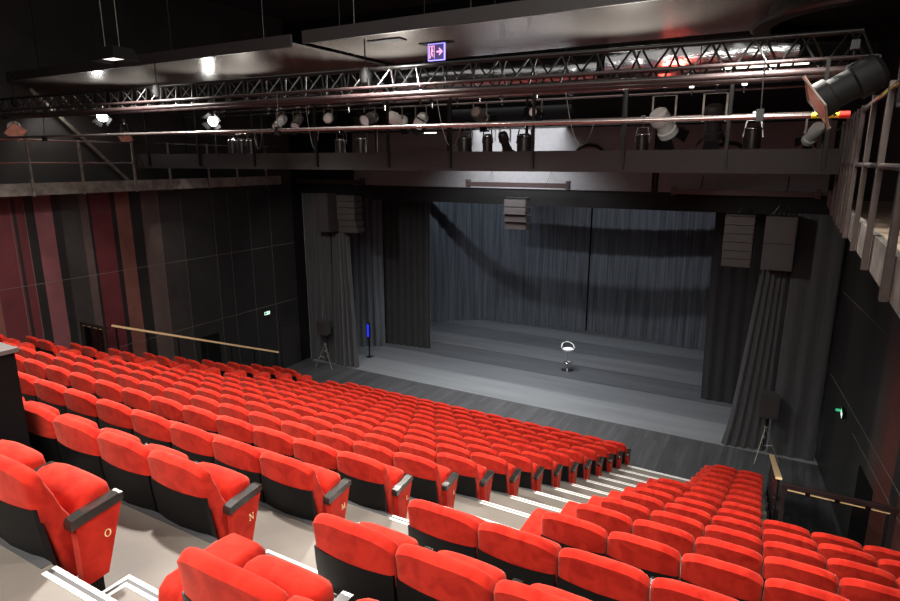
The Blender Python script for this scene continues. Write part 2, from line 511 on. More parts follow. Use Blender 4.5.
def letter_mesh(ch, x):
    """serif capitals in the y-z plane facing +x; right of the letter is +y"""
    bm = B()
    hgt = .043; cy = -.105; cz = .44
    def st(a, b, w):
        a = Vector((a[0] * .75, a[1])); b = Vector((b[0] * .75, b[1])); w = w * .8; d = (b - a).normalized(); n = Vector((-d.y, d.x)) * w / 2
        quad_prism(bm, [(x, cy + p.x, cz + p.y) for p in (a + n, b + n, b - n, a - n)], (.0025, 0, 0))
    h = hgt / 2
    def serif(px, pz, w=.018): st((px - w / 2, pz), (px + w / 2, pz), .004)
    if ch == 'O':
        n = 20; k_o = .018
        ou = []; inn = []
        for i in range(n):
            a = 2 * PI * i / n
            ou.append((x + .0025, cy + k_o * math.cos(a), cz + h * math.sin(a)))
            inn.append((x + .0025, cy + (k_o - .007) * math.cos(a), cz + (h - .004) * math.sin(a)))
        A = [bm.verts.new(p) for p in ou]; I = [bm.verts.new(p) for p in inn]
        for i in range(n): bm.faces.new((A[i], A[(i + 1) % n], I[(i + 1) % n], I[i]))
        return bm
    if ch == 'N':
        st((-.018, -h), (-.018, h), .003); st((.018, -h), (.018, h), .003); st((-.018, h), (.018, -h), .009)
        serif(-.019, h); serif(.018, h); serif(-.018, -h)
    elif ch == 'M':
        st((-.022, -h), (-.02, h), .003); st((.022, -h), (.02, h), .009); st((-.02, h), (0, -h), .008); st((0, -h), (.02, h), .003)
        serif(-.021, h, .014); serif(.021, h, .014); serif(-.022, -h, .014); serif(.022, -h, .016)
    elif ch == 'L':
        st((-.01, -h), (-.01, h), .009); st((-.012, -h + .002), (.018, -h + .002), .004); st((.018, -h), (.018, -h + .014), .004); serif(-.01, h)
    elif ch == 'K':
        st((-.014, -h), (-.014, h), .009); st((-.012, 0), (.016, h), .003); st((-.006, .004), (.018, -h), .009); serif(-.014, h); serif(-.014, -h); serif(.016, h, .012); serif(.018, -h, .014)
    return bm
def arm_box_bm(x1, w=.22):
    """wide upholstered box arm at a row's end, x1 = side touching the chair"""
    bm = B()
    x0 = x1 - w
    prof = [(-.36, .12), (-.375, .5), (-.36, .61), (-.32, .645), (-.05, .655), (.03, .645), (.065, .60), (.055, .12)]
    rings = []
    for t, s in ((0, .03), (.06, .008), (.15, 0), (.85, 0), (.94, .008), (1, .03)):
        rings.append([(x0 + w * t, y + (s if y < -.2 else -s), z - (s if z > .3 else 0)) for y, z in prof])
    loft(bm, rings)
    return bm

parts = {}
SRC = bpy.data.collections.new('source')     # never linked: source part objects
def part(name, bm, m, smooth=None):
    o = fin(name, bm, m, smooth=smooth)
    COL.objects.unlink(o)
    return o
P_back = part('backrest', make_back(), M['velvet'], 50)
P_shell = part('back_shell', make_shell(), M['shell'], 50)
P_cush = part('seat_cushion', make_cushion(), M['velvet'], 60)
P_cushE = part('seat_cushion', make_cushion(.07, .022), M['velvet'], 60)
P_arm = part('armrest', make_arm(PW / 2), M['cap'])
P_armL = part('armrest', make_arm(-PW / 2), M['cap'])
P_sup = part('side_frame', make_support(PW / 2), M['shell'])
P_supL = part('side_frame', make_support(-PW / 2), M['shell'])
P_armE = part('armrest', make_arm(PW / 2 + .06, .066), M['cap'])
P_panel = part('side_panel', side_panel_bm(PW / 2 + .055, .055), M['velvet'])
P_panelL = part('side_panel', side_panel_bm(-PW / 2 + .05), M['velvet'])
P_foot = part('foot', (lambda b: (bx(b, PW / 2 + .01, PW / 2 + .045, -.28, -.15, 0, .225), b)[1])(B()), M['shell'])
P_box = part('box_arm', arm_box_bm(-PW / 2 - .002), M['velvet'], 40)
P_boxR = part('box_arm', arm_box_bm(PW / 2 + .322, .32), M['velvet'], 40)
P_let = {ch: part('row_letter', letter_mesh(ch, PW / 2 + .0555), M['gold']) for ch in 'ONMLK'}
LAB = {'back_shell': 'black lower back shell', 'armrest': 'dark armrest cap', 'row_letter': 'gold row letter'}
def put(src, parent):
    o = src.copy(); COL.objects.link(o); o.parent = parent
    if src.name.split('.')[0] in LAB: o['label'] = LAB[src.name.split('.')[0]]
    return o
ORD = ['zeroth', 'first', 'second', 'third', 'fourth', 'fifth', 'sixth', 'seventh', 'eighth', 'ninth', 'tenth', 'eleventh', 'twelfth', 'thirteenth', 'fourteenth', 'fifteenth', 'sixteenth']
def add_seat(k, xc, wid, label, group, left=None, right=None, lname=None, dz=0):
    s = thing('theatre_seat', label, 'seat', (xc, -k * D, H[k] + dz), 0, group)
    sx = wid / PW
    s.scale = (sx, 1, 1)
    put(P_back, s); put(P_shell, s); put(P_cushE if right == 'panel' else P_cush, s)
    if right == 'panel':
        pn = put(P_panel, s); put(P_armE, s); put(P_foot, s)
        if lname in P_let: put(P_let[lname], pn)
    elif right == 'box': put(P_boxR, s)
    else:
        put(P_arm, s); put(P_sup, s)
    if left == 'box': put(P_box, s)
    elif left == 'plain':
        put(P_armL, s); put(P_supL, s)
    return s
def seen(x, k, m=25):
    for dy, z in ((-.4, .95), (-.1, .6), (-.3, .5)):
        for dx in (-.27, .27):
            p = project((x + dx, -k * D + dy, H[k] + z))
            if p and -m < p[0] < 900 + m and -m < p[1] < 601 + m: return True
    return False
LETTERS = 'ABCDEFGHIJKLMNO'
cnt = 0
for k in range(15):
    rown = 'front row' if k == 0 else ORD[k + 1] + ' row from the stage'
    for i in range(16):
        if k == 14 and i > 2: continue
        xc = -.06 - (i + .5) * PW
        if not seen(xc, k): continue
        right = 'panel' if i == 0 else None
        if i == 0:
            lab = 'red velvet aisle seat with velvet side panel, middle block, ' + rown
            if LETTERS[k] in 'ONMLK': lab = 'red velvet aisle seat with gold %s on its side panel, %s' % (LETTERS[k], rown)
        else:
            lab = 'red velvet seat, middle block, %s, %s from the centre aisle' % (rown, ORD[i + 1])
        add_seat(k, xc, PW, lab, 'red seats of the middle block', 'plain' if i == 15 else None, right, LETTERS[k]); cnt += 1
    for i in range(2):
        xc = -11.05 - (i + .5) * .55
        if not seen(xc, k): continue
        lab = 'red velvet seat, narrow left wall block, %s, %s' % (rown, ['beside the left aisle', 'beside the left handrail'][i])
        add_seat(k, xc, .55, lab, 'red seats of the left block', 'plain' if i == 1 else None, 'box' if i == 0 else None); cnt += 1
    x0, p, bxs = RX[k]
    nmax = 2 if k <= 4 else (3 if k <= 6 else 8)
    for i in range(nmax):
        xc = x0 + (i + .5) * p
        if xc + .3 > wr(-k * D) - .15 or not seen(xc, k): continue
        lab = 'red velvet seat, right block, %s, %s' % (rown, 'beside the centre aisle' if i == 0 else ORD[i + 1] + ' from the centre aisle')
        if i == 0 and bxs: lab = 'red velvet seat with padded box arm, right block, %s' % rown
        add_seat(k, xc, p, lab, 'red seats of the right block', ('box' if bxs else 'plain') if i == 0 else None, None, dz=(0, -.02, -.02)[k - 12] if k >= 12 else 0); cnt += 1
print('SEATS', cnt)
#SECTION2
# ------------------------------------------------------------------ curtains
def cloth(name, col, ns=.13, st=(9, 9, .5), rough=.85):
    m = mat(name, col, rough=rough, noise=ns, nscale=3, stretch=st, sheen=.25, spec=.15)
    return m
M['drape'] = cloth('charcoal_drape', rgb(58, 59, 61))
M['drape_black'] = cloth('black_drape', rgb(40, 40, 42))
M['drape_back'] = cloth('backdrop_drape', rgb(70, 74, 80), .34, (5, 5, .12))  # bright fold streaks put into the cloth colour as stretched noise
def curtain(name, label, path, z1, m, group, fold=.24, amp=.05, z0=.01, top_path=None, seed=1, cat='curtain', hem=.0):
    rnd = random.Random(seed)
    def sample(pts, n):
        P = [Vector(p) for p in pts]
        L = [0]
        for a, b in zip(P[:-1], P[1:]): L.append(L[-1] + (b - a).length)
        out = []
        for i in range(n):
            s = L[-1] * i / (n - 1)
            for j in range(len(P) - 1):
                if s <= L[j + 1] + 1e-9:
                    t = (s - L[j]) / max(1e-9, L[j + 1] - L[j]); q = P[j].lerp(P[j + 1], t)
                    d = (P[j + 1] - P[j]).normalized(); break
            out.append((q, Vector((-d.y, d.x))))
        return out, L[-1]
    _, L = sample(path, 2)
    nf = max(2, int(L / fold)); n = nf * 6 + 1
    bot, _ = sample(path, n); top, _ = sample(top_path or path, n)
    ph = []
    a = 0
    for i in range(n):
        a += 2 * PI / 6 * rnd.uniform(.6, 1.4); ph.append(a)
    am = [amp * (.5 + .8 * rnd.random()) for _ in range(n)]
    am = [sum(am[max(0, i - 3):i + 4]) / len(am[max(0, i - 3):i + 4]) for i in range(n)]
    NZ = 12
    bm = B(); front = []; back = []
    for j in range(NZ + 1):
        t = j / NZ
        z = z0 + (z1 - z0) * t
        rf = []; rb = []
        for i in range(n):
            tt = t ** .7 if top_path else t
            q = bot[i][0].lerp(top[i][0], tt); nn = bot[i][1]
            off = am[i] * math.sin(ph[i] + .35 * math.sin(t * 3 + i * .2)) * (1.15 - .5 * t)
            p = q + nn * off
            zz = z + (hem * rnd.random() if j == 0 else 0)
            rf.append(bm.verts.new((p.x, p.y, zz))); p2 = p + nn * .012; rb.append(bm.verts.new((p2.x, p2.y, zz)))
        front.append(rf); back.append(rb)
    for j in range(NZ):
        for i in range(n - 1):
            bm.faces.new((front[j][i], front[j][i + 1], front[j + 1][i + 1], front[j + 1][i]))
            bm.faces.new((back[j][i + 1], back[j][i], back[j + 1][i], back[j + 1][i + 1]))
        bm.faces.new((front[j][0], front[j + 1][0], back[j + 1][0], back[j][0]))
        bm.faces.new((front[j][-1], back[j][-1], back[j + 1][-1], front[j + 1][-1]))
    for i in range(n - 1):
        bm.faces.new((front[0][i], back[0][i], back[0][i + 1], front[0][i + 1]))
        bm.faces.new((front[-1][i + 1], back[-1][i + 1], back[-1][i], front[-1][i]))
    o = fin(name, bm, m, smooth=80)
    return tag(o, label, cat, group)
G1 = 'drapes hanging round the stage'
curtain('stage_curtain', 'charcoal drape beside the left wall, behind the tripod speaker', [(-13.4, 2.86), (-12.15, 2.92)], 6.6, M['drape'], G1, fold=.3, seed=2)
curtain('stage_curtain', 'gathered charcoal drape with flaring hem at the left of the stage opening', [(-12.12, 2.86), (-11.55, 2.78), (-11.0, 2.92)], 6.6, M['drape'], G1, fold=.2, amp=.07, top_path=[(-12.1, 2.94), (-11.3, 2.94)], seed=3)
curtain('stage_curtain', 'pale-lit side drape between the gathered drape and black leg, stage left', [(-13.0, 4.6), (-12.55, 5.2), (-11.75, 5.75)], 7.4, M['drape_back'], G1, fold=.26, amp=.06, seed=4)  # stage light on this drape put in as the paler backdrop cloth
curtain('stage_curtain', 'tall black leg drape in front of the backdrop, left', [(-11.95, 6.1), (-9.82, 6.33)], 7.4, M['drape_black'], G1, fold=.3, amp=.035, seed=5)
curtain('backdrop_curtain', 'blue-grey backdrop curtain at the back of the stage, left half', [(-13.2, 9.0), (-12.1, 9.9), (-11.2, 10.9), (-9.9, 11.85), (-7, 12.05), (-4.92, 12.15)], 7.8, M['drape_back'], G1, fold=.42, amp=.06, seed=6)
curtain('backdrop_curtain', 'blue-grey backdrop curtain at the back of the stage, right half', [(-4.86, 12.2), (-2, 12.1), (.2, 11.75), (1.6, 11.5)], 7.8, M['drape_back'], G1, fold=.42, amp=.06, seed=8)
curtain('stage_curtain', 'tall black leg drape in front of the backdrop, right', [(.93, 6.08), (3.2, 6.2)], 7.4, M['drape_black'], G1, fold=.3, amp=.03, top_path=[(.80, 6.2), (3.2, 6.2)], seed=9)
curtain('stage_curtain', 'charcoal drape pulled aside and flaring at hem, right of the stage opening', [(1.88, 2.80), (2.3, 2.84), (3.0, 2.98)], 6.5, M['drape'], G1, fold=.2, amp=.06, top_path=[(2.45, 2.94), (3.02, 2.94)], seed=10)
curtain('stage_curtain', 'flat charcoal drape against the right wall', [(3.04, 2.86), (4.12, 2.92)], 6.5, M['drape'], G1, fold=.34, amp=.03, seed=12)

# pipes and cloth rolls added out of view to throw the backdrop shadow bands
for n_, (y, z, h) in enumerate(((8.5, 6.36, .5), (7.2, 6.62, .26))):
    tt = thing('flown_batten', ['long flown batten with rolled black cloth high over the stage, nearer the backdrop', 'long flown batten with rolled black cloth high over the stage, farther from backdrop'][n_], 'batten', (-2.6, y, z))
    bm = B(); tube(bm, (-4.4, 0, h), (5.6, 0, h), .03, 8); fin('batten_pipe', bm, M['steel'], tt)
    bm = B(); rr = h / 2
    loft(bm, [[(x, .10 * math.cos(2 * PI * q / 12), rr - .02 + rr * .95 * (1 + .06 * math.sin(7 * x)) * math.sin(2 * PI * q / 12)) for q in range(12)] for x in [-4.3 + .4 * w_ for w_ in range(25)]])
    fin('rolled_cloth', bm, M['drape_black'], tt, smooth=60)
    for x in (-4, 0, 4.5):
        bm = B(); tube(bm, (x, 0, h), (x, 0, 12.55 - z), .008, 6); fin('wire', bm, M['steel'], tt)
tt = thing('boom_bar', 'tilted lighting boom bar high behind the left leg drape', 'boom bar', (-9.6, 8.1, 6.75))  # bar added out of view to shape the diagonal backdrop shadow
bm = B(); tube(bm, (-.95, -.2, .62), (.8, .2, -.55), .085, 10); fin('bar', bm, M['steel'], tt)
bm = B(); tube(bm, (-.85, -.18, .5), (-.85, -.18, 5.8), .01, 6); tube(bm, (.6, .15, -.4), (.6, .15, 5.8), .01, 6); fin('wire', bm, M['steel'], tt)
# ------------------------------------------------------------------ hanging loudspeakers
def line_array(x0, x1, zt, zb, y, n, label, tilt=.0):
    t = thing('line_array_speaker', label, 'loudspeaker', ((x0 + x1) / 2, y, zb), 0, 'hanging line array loudspeakers')
    w = x1 - x0; h = (zt - zb) / n
    for i in range(n):
        z = zt - zb - (i + 1) * h
        a = .02 + .05 * max(0, i - n + 3)
        bm = B()
        d = .42; dy = -.05 * max(0, i - n + 3) + .0
        pts = [(-w / 2, -d / 2 - dy, z + .006), (-w / 2, -d / 2 - dy + .0, z + h - .006), (-w / 2, d / 2 - dy, z + h - .03), (-w / 2, d / 2 - dy, z + .03)]
        quad_prism(bm, pts, (w, 0, 0))
        c = fin('cabinet', bm, M['speaker'], t)
        bm = B(); bx(bm, -w / 2 + .02, w / 2 - .02, -d / 2 - dy - .010, -d / 2 - dy - .001, z + .014, z + h - .014)
        fin('grille', bm, M['grille'], c)
    bm = B()
    bx(bm, -w / 2, w / 2, -.15, .15, zt - zb, zt - zb + .05)
    tube(bm, (-.08, 0, zt - zb + .05), (0, 0, zt - zb + .2), .012); tube(bm, (.08, 0, zt - zb + .05), (0, 0, zt - zb + .2), .012)
    fin('rigging_bumper', bm, M['steel'], t)
    return t
line_array(-11.22, -10.42, 6.62, 5.28, 2.5, 6, 'black line array speaker hanging at the left of the stage opening')
line_array(-4.72, -4.02, 6.66, 5.74, 2.5, 4, 'short black line array speaker hanging over the middle of the stage opening')
line_array(1.44, 2.12, 6.42, 5.12, 2.5, 6, 'black line array speaker hanging at the right of the stage opening')
def sub(x0, x1, zt, zb, y, label, n):
    t = thing('hanging_subwoofer', label, 'loudspeaker', ((x0 + x1) / 2, y, zb))
    w = x1 - x0; h = (zt - zb) / n
    for i in range(n):
        bm = B(); bx(bm, -w / 2, w / 2, -.22, .3, i * h + .005, (i + 1) * h - .005)
        c = fin('cabinet', bm, M['speaker'], t, bevel=.01)
        bm = B(); bx(bm, -w / 2 + .04, w / 2 - .04, -.235, -.221, i * h + .05, (i + 1) * h - .05)
        fin('grille', bm, M['grille'], c)
    bm = B()
    for s in (-1, 1):
        tube(bm, (s * w * .35, 0, zt - zb), (s * w * .12, 0, zt - zb + .25), .012)
    fin('shackle', bm, M['steel'], t)
    return t
sub(-12.2, -11.62, 6.66, 5.25, 2.5, 'tall plain speaker cabinet hanging beside the left line array', 1)
sub(2.36, 3.05, 6.46, 5.12, 2.5, 'two stacked speaker cabinets hanging at the far right of the opening', 2)
def beam(x0, x1, z, y, label):
    t = thing('lighting_beam', label, 'beam', ((x0 + x1) / 2, y, z))
    w = x1 - x0
    box_obj('box_section', -w / 2, w / 2, -.05, .05, -.07, .07, M['brown_steel'], t)
    for s in (-1, 1):
        o = box_obj('end_bracket', s * w / 2 - .05, s * w / 2 + .05, -.08, .08, -.1, .14, M['brown_steel'], t)
    bm = B()
    for s in (-.3, .3): tube(bm, (s * w, 0, .07), (s * w, .38, .4), .012)
    fin('hanger', bm, M['steel'], t)
beam(-13.1, -10.2, 7.06, 2.48, 'thin brown steel beam above the left hanging speakers')
beam(-6.05, -2.8, 7.08, 2.48, 'brown steel beam over the middle hanging speaker')
beam(.1, 3.4, 7.0, 2.48, 'brown steel beam above the right hanging speakers')

# ------------------------------------------------------------------ tripod speakers
def tripod_speaker(x, y, zb, zt, label, rz=0):
    t = thing('tripod_speaker', label, 'loudspeaker', (x, y, 0), rz)
    bm = B()
    w = .23; h = zt - zb
    quad_prism(bm, [(-w, -.17, zb), (w, -.17, zb), (w * .75, .2, zb), (-w * .75, .2, zb)], (0, 0, h))
    c = fin('cabinet', bm, M['speaker'], t, bevel=.012)
    bm = B(); bx(bm, -w + .02, w - .02, -.185, -.171, zb + .03, zt - .03); fin('grille', bm, M['grille'], c)
    bm = B(); tube(bm, (0, 0, .35), (0, 0, zb), .018); fin('pole', bm, M['steel'], t)
    bm = B(); tube(bm, (0, 0, .9), (0, 0, .98), .035); tube(bm, (0, 0, .62), (0, 0, .7), .03); tube(bm, (.03, 0, .94), (.09, 0, .94), .014); fin('collar', bm, M['grey_steel'], t)
    for a in (-2.2, -.3, 1.6):
        bm = B(); tube(bm, (0, 0, .92), (.42 * math.cos(a), .42 * math.sin(a), .015), .012); tube(bm, (0, 0, .4), (.22 * math.cos(a), .22 * math.sin(a), .47), .008)
        fin('leg', bm, M['grey_steel'], t)
tripod_speaker(-12.15, 2.36, 1.33, 1.86, 'small speaker on tripod in front of the left drape')
tripod_speaker(2.92, 2.36, 1.24, 1.9, 'small speaker on tripod in front of the right drape', .25)

# ------------------------------------------------------------------ bar stool on stage
st = thing('bar_stool', 'chrome bar stool with white and black seat on the empty stage', 'stool', (-3.91, 6.62, .006), .5)
bm = B(); lathe(bm, [(0, 0), (.22, 0), (.225, .012), (.2, .022), (.06, .045), (.03, .07), (0, .07)], n=28); fin('base', bm, M['chrome'], st, smooth=40)
bm = B(); tube(bm, (0, 0, .05), (0, 0, .45), .028, 14); tube(bm, (0, 0, .45), (0, 0, .78), .018, 14); fin('column', bm, M['chrome'], st, smooth=40)
bm = B()
n = 24
for i in range(n):
    a0 = 2 * PI * i / n; a1 = 2 * PI * (i + 1) / n
    tube(bm, (.16 * math.cos(a0), -.1 + .13 * math.sin(a0), .34), (.16 * math.cos(a1), -.1 + .13 * math.sin(a1), .34), .011, 6)
bx(bm, -.03, .03, -.03, .03, .31, .37)
fin('footrest', bm, M['chrome'], st, smooth=60)
bm = B()
lathe(bm, [(0, .77), (.1, .77), (.2, .80), (.225, .84), (.22, .86), (.17, .84), (0, .83)], n=28)
seat = fin('seat', bm, mat('white_seat', rgb(225, 228, 232), rough=.3), st, smooth=50)
bm = B()
rings = []
for i in range(13):
    a = PI * (.02 + .96 * i / 12)
    hgt = .84 + .21 * math.sin(a) ** .6
    ro, ri = .228, .2
    rings.append([(ro * math.cos(a), ro * math.sin(a), .83), (ro * 1.05 * math.cos(a), ro * 1.05 * math.sin(a), hgt), (ri * 1.05 * math.cos(a), ri * 1.05 * math.sin(a), hgt), (ri * math.cos(a), ri * math.sin(a), .83)])
loft(bm, rings)
o = fin('backrest', bm, mat('stool_black', rgb(40, 40, 44), rough=.3), st, smooth=50); o['label'] = 'black backrest with white rim'
bm = B()
for i in range(12):
    p = [rings[j][1] for j in (i, i + 1)]
    tube(bm, p[0], p[1], .016, 6)
fin('rim', bm, mat('white_rim', rgb(232, 234, 236), rough=.3), o)

# blue stage lamp
t = thing('floor_lamp', 'small blue stage lamp glowing behind the left drapes', 'lamp', (-11.43, 4.2, .006))
box_obj('housing', -.05, .05, -.05, .05, .8, 1.42, M['steel'], t)
box_obj('stand', -.02, .02, -.02, .02, .02, .8, M['steel'], t)
box_obj('base', -.12, .12, -.12, .12, 0, .02, M['steel'], t)
o = box_obj('lens', -.035, .035, -.062, -.051, .86, 1.38, M['blue_lamp'], t)

# ------------------------------------------------------------------ handrails and guards
def rail_thing(name, label, a, b, post_ys, w, h, floor_fn, post_m, cap_m, guard=False):
    t = thing(name, label, 'handrail', (a[0], (a[1] + b[1]) / 2, 0))
    ox, oy = a[0], (a[1] + b[1]) / 2
    bm = B(); bar(bm, (0, a[1] - oy, a[2]), (b[0] - ox, b[1] - oy, b[2]), w, h); o = fin('wooden_rail', bm, cap_m, t, bevel=.006); o['label'] = 'pale wooden rail'
    for y in post_ys:
        f = (y - a[1]) / (b[1] - a[1]); zt = a[2] + (b[2] - a[2]) * f - h / 2; x = (b[0] - ox) * f
        bm = B(); bx(bm, x - .018, x + .018, y - oy - .018, y - oy + .018, floor_fn(y), zt); fin('post', bm, post_m, t)
    if guard:
        bm = B()
        dz0 = -.92
        quad_prism(bm, [(-.012, a[1] - oy, a[2] - .08), (b[0] - ox - .012, b[1] - oy, b[2] - .08), (b[0] - ox - .012, b[1] - oy, b[2] - .8), (-.012, a[1] - oy, a[2] - .8)], (.012, 0, 0))
        g = fin('guard_panel', bm, M['brown_steel'], t)
        bm = B()
        for i in range(26):
            f = (i + .5) / 26
            y = a[1] + (b[1] - a[1]) * f - oy; z = a[2] + (b[2] - a[2]) * f; x = (b[0] - ox) * f
            for q in (.2, .4, .6): bx(bm, x - .022, x - .0121, y - .035, y + .035, z - q - .02, z - q + .02)
        fin('slot_plate', bm, M['chrome'], g)
    return t
def tier_z(y):
    for k in range(NR - 1, 0, -1):
        if y < -(k - 1) * D + EDGE: return H[k]
    return 0.0
rail_thing('stair_handrail', 'long pale wooden handrail down the left wall beside the seats', (-12.36, -5.6, 3.56), (-12.36, .16, 1.2), [-5.5, -4.63, -3.71, -2.76, -1.84, -.9, .04], .06, .055, tier_z, M['steel'], M['wood_rail'])
rail_thing('stair_handrail', 'short pale wooden handrail over dark guard beside the right exit well', (3.20, -3.75, 2.55), (3.12, .55, 1.0), [-3.65, -2.6, -1.5, -.5, .45], .10, .045, tier_z, M['steel'], M['wood_rail'], guard=True)
def glass_guard(x0, x1, y, z0, z1, label):
    t = thing('glass_guard', label, 'balustrade', ((x0 + x1) / 2, y, z0))
    w = (x1 - x0) / 2; h = z1 - z0
    for s in (-1, 1):
        box_obj('post', s * w - .025, s * w + .025, -.025, .025, 0, h, M['brown_steel'], t)
    box_obj('top_rail', -w - .04, w + .04, -.03, .03, h, h + .05, M['brown_steel'], t)
    box_obj('bottom_rail', -w + .025, w - .025, -.02, .02, .02, .05, M['steel'], t)
    g = box_obj('glass_pane', -w + .04, w - .04, -.006, .006, .055, h - .045, M['glass'], t)
    box_obj('edge_trim', -w + .04, w - .04, -.008, .008, h - .045, h - .03, M['gold'], g)
    for f in (-.55, 0, .55): box_obj('glass_clamp', f * w - .03, f * w + .03, -.02, .02, h - .06, h, M['steel'], t)
    bm = B(); tube(bm, (-w - .02, .14, h - .02), (w + .02, .14, h - .02), .022); tube(bm, (-w, .14, h - .02), (-w, 0, h - .06), .015); tube(bm, (w, .14, h - .02), (w, 0, h - .06), .015)
    fin('hand_tube', bm, M['steel'], t, smooth=40)
glass_guard(3.22, 4.45, -5.80, H[7], 3.44, 'glass guard in black frame behind the right exit well')
glass_guard(-13.4, -12.42, -5.80, H[7], 3.52, 'black framed glass guard against the left wall')

# control desk box
t = thing('control_desk', 'large black desk box at the left edge among the back rows', 'desk', (-2.68, -12.95, H[14]))
box_obj('body', -.92, .92, -.45, .43, 0, 1.0, M['black'], t, bevel=.006)
box_obj('desk_top', -.94, .94, -.47, .45, 1.0, 1.03, mat('desk_top', rgb(96, 92, 90), rough=.35), t)

# exit signs on the walls
t = thing('wall_exit_sign', 'small lit exit sign on the dark left wall', 'exit sign', (WL + .006, .79, 2.35))
box_obj('sign_box', 0, .05, -.14, .14, -.07, .07, M['black'], t)
o = box_obj('sign_face', .051, .055, -.13, .13, -.06, .06, M['sign_white'], t)
bm = B(); bx(bm, .0551, .058, -.11, -.02, -.04, .04); bx(bm, .0551, .058, .03, .1, -.012, .012); fin('pictogram', bm, M['sign_green'], o)
t = thing('wall_exit_sign', 'small white and green lit exit sign on the right wall', 'exit sign', (wr(.86) - .01, .86, 2.23))
box_obj('sign_box', -.05, 0, -.16, .16, -.09, .09, M['black'], t)
o = box_obj('sign_face', -.055, -.051, -.15, .15, -.08, .05, M['sign_white'], t)
bm = B(); bx(bm, -.058, -.0551, -.15, .15, .05, .08); bx(bm, -.16, -.056, .155, .16, -.03, .03); bmesh.ops.delete(bm, geom=[], context='VERTS'); fin('green_band', bm, M['sign_green'], o)

# ------------------------------------------------------------------ catwalks and lighting bridge
YB = -4.25
bm = B(); bx(bm, -12.5, 3.44, YB, -3.0, 7.86, 7.92); o = struct(fin('bridge_deck', bm, M['steel']))
bm = B(); bx(bm, -12.5, 3.44, YB - .05, YB, 7.60, 7.955); bx(bm, -12.5, 3.44, -3.0, -2.95, 7.60, 7.955)
struct(fin('bridge_fascia', bm, mat('fascia_brown', rgb(29, 23, 24), rough=.5, metal=.1, noise=.1)))
bm = B(); bx(bm, -13.48, -12.55, -18, .95, 7.10, 7.16); struct(fin('left_catwalk_deck', bm, M['steel']))
bm = B(); bx(bm, -12.55, -12.50, -18, .95, 7.0, 7.28); struct(fin('left_catwalk_fascia', bm, M['grey_steel']))
bm = B(); quad_prism(bm, [(3.5, -18, 7.02), (wr(-18), -18, 7.02), (wr(-1), -1, 7.02), (3.5, -1, 7.02)], (0, 0, .05))
struct(fin('right_catwalk_deck', bm, mat('catwalk_deck', rgb(120, 106, 92), rough=.5, noise=.15)))
bm = B(); bx(bm, 3.45, 3.5, -18, -1, 6.97, 7.24); struct(fin('right_catwalk_fascia', bm, M['grey_steel']))

def railing(name, label, axis, fixed, pos, z0, z1, rails, span, m, w=.045, skip_mid=False):
    t = thing(name, label, 'railing', (0, fixed, z0) if axis == 'x' else (fixed, 0, z0))
    for p in pos:
        bm = B()
        if axis == 'x': bx(bm, p - w / 2, p + w / 2, -.02, .02, 0, z1 - z0)
        else: bx(bm, -.02, .02, p - w / 2, p + w / 2, 0, z1 - z0)
        fin('post', bm, m, t)
    for z in rails:
        bm = B()
        if axis == 'x': tube(bm, (span[0], 0, z - z0), (span[1], 0, z - z0), .02, 8)
        else: tube(bm, (0, span[0], z - z0), (0, span[1], z - z0), .02, 8)
        fin('rail', bm, M['tube'], t, smooth=40)
    return t
railing('bridge_railing', 'dark steel railing along the front of the lighting bridge', 'x', YB - .075, [-11.9, -9.95, -8.05, -6.17, -4.29, -2.86, -1.2, .38, 1.92, 3.2], 7.66, 9.02, [9.0], (-12.4, 3.4), M['steel'], .05)
railing('bridge_railing', 'dark steel railing along the back of the lighting bridge', 'x', -2.92, [-12.2, -11, -9.2, -7.5, -5.6, -3.7, -1.9, 0, 1.8, 3.2], 7.66, 9.0, [8.95, 8.46], (-12.4, 3.4), M['steel'], .05)
railing('catwalk_railing', 'grey steel railing along the left wall catwalk', 'y', -12.475, [-11, -9.6, -8.2, -6.94, -5.77, -4.39, -3.33, -2.02, -.95, .27], 6.98, 8.28, [8.25, 7.74], (-17.5, .9), M['grey_steel'], .05)
t = railing('catwalk_railing', 'close-up flat-bar railing along the right wall catwalk', 'y', 3.42, [-12.4, -11.3, -10.2, -8.97, -7.82, -6.71, -6.2, -5.7, -5.2, -4.5, -3.6], 6.97, 8.35, [8.3, 7.75], (-17.5, -1.2), M['flatbar'], .075)

# diagonal brace at the left wall
bm = B(); bar(bm, (-13.25, -6.3, 9.45), (-13.25, -4.05, 7.2), .08); tag(fin('diagonal_brace', bm, M['grey_steel']), 'pale diagonal steel brace against the left wall above the catwalk', 'brace')

# lighting pipes behind the bridge
bm = B(); tube(bm, (-10.9, -3.25, 9.02), (3.1, -3.25, 9.02), .028, 12); UPPIPE = tag(fin('lighting_pipe', bm, M['tube'], smooth=40), 'upper polished lighting pipe running along the bridge', 'pipe')
bm = B(); tube(bm, (-10.4, -3.3, 8.52), (3.1, -3.3, 8.52), .022, 12); tag(fin('lighting_pipe', bm, M['tube'], smooth=40), 'lower polished lighting pipe just behind the bridge railing', 'pipe')

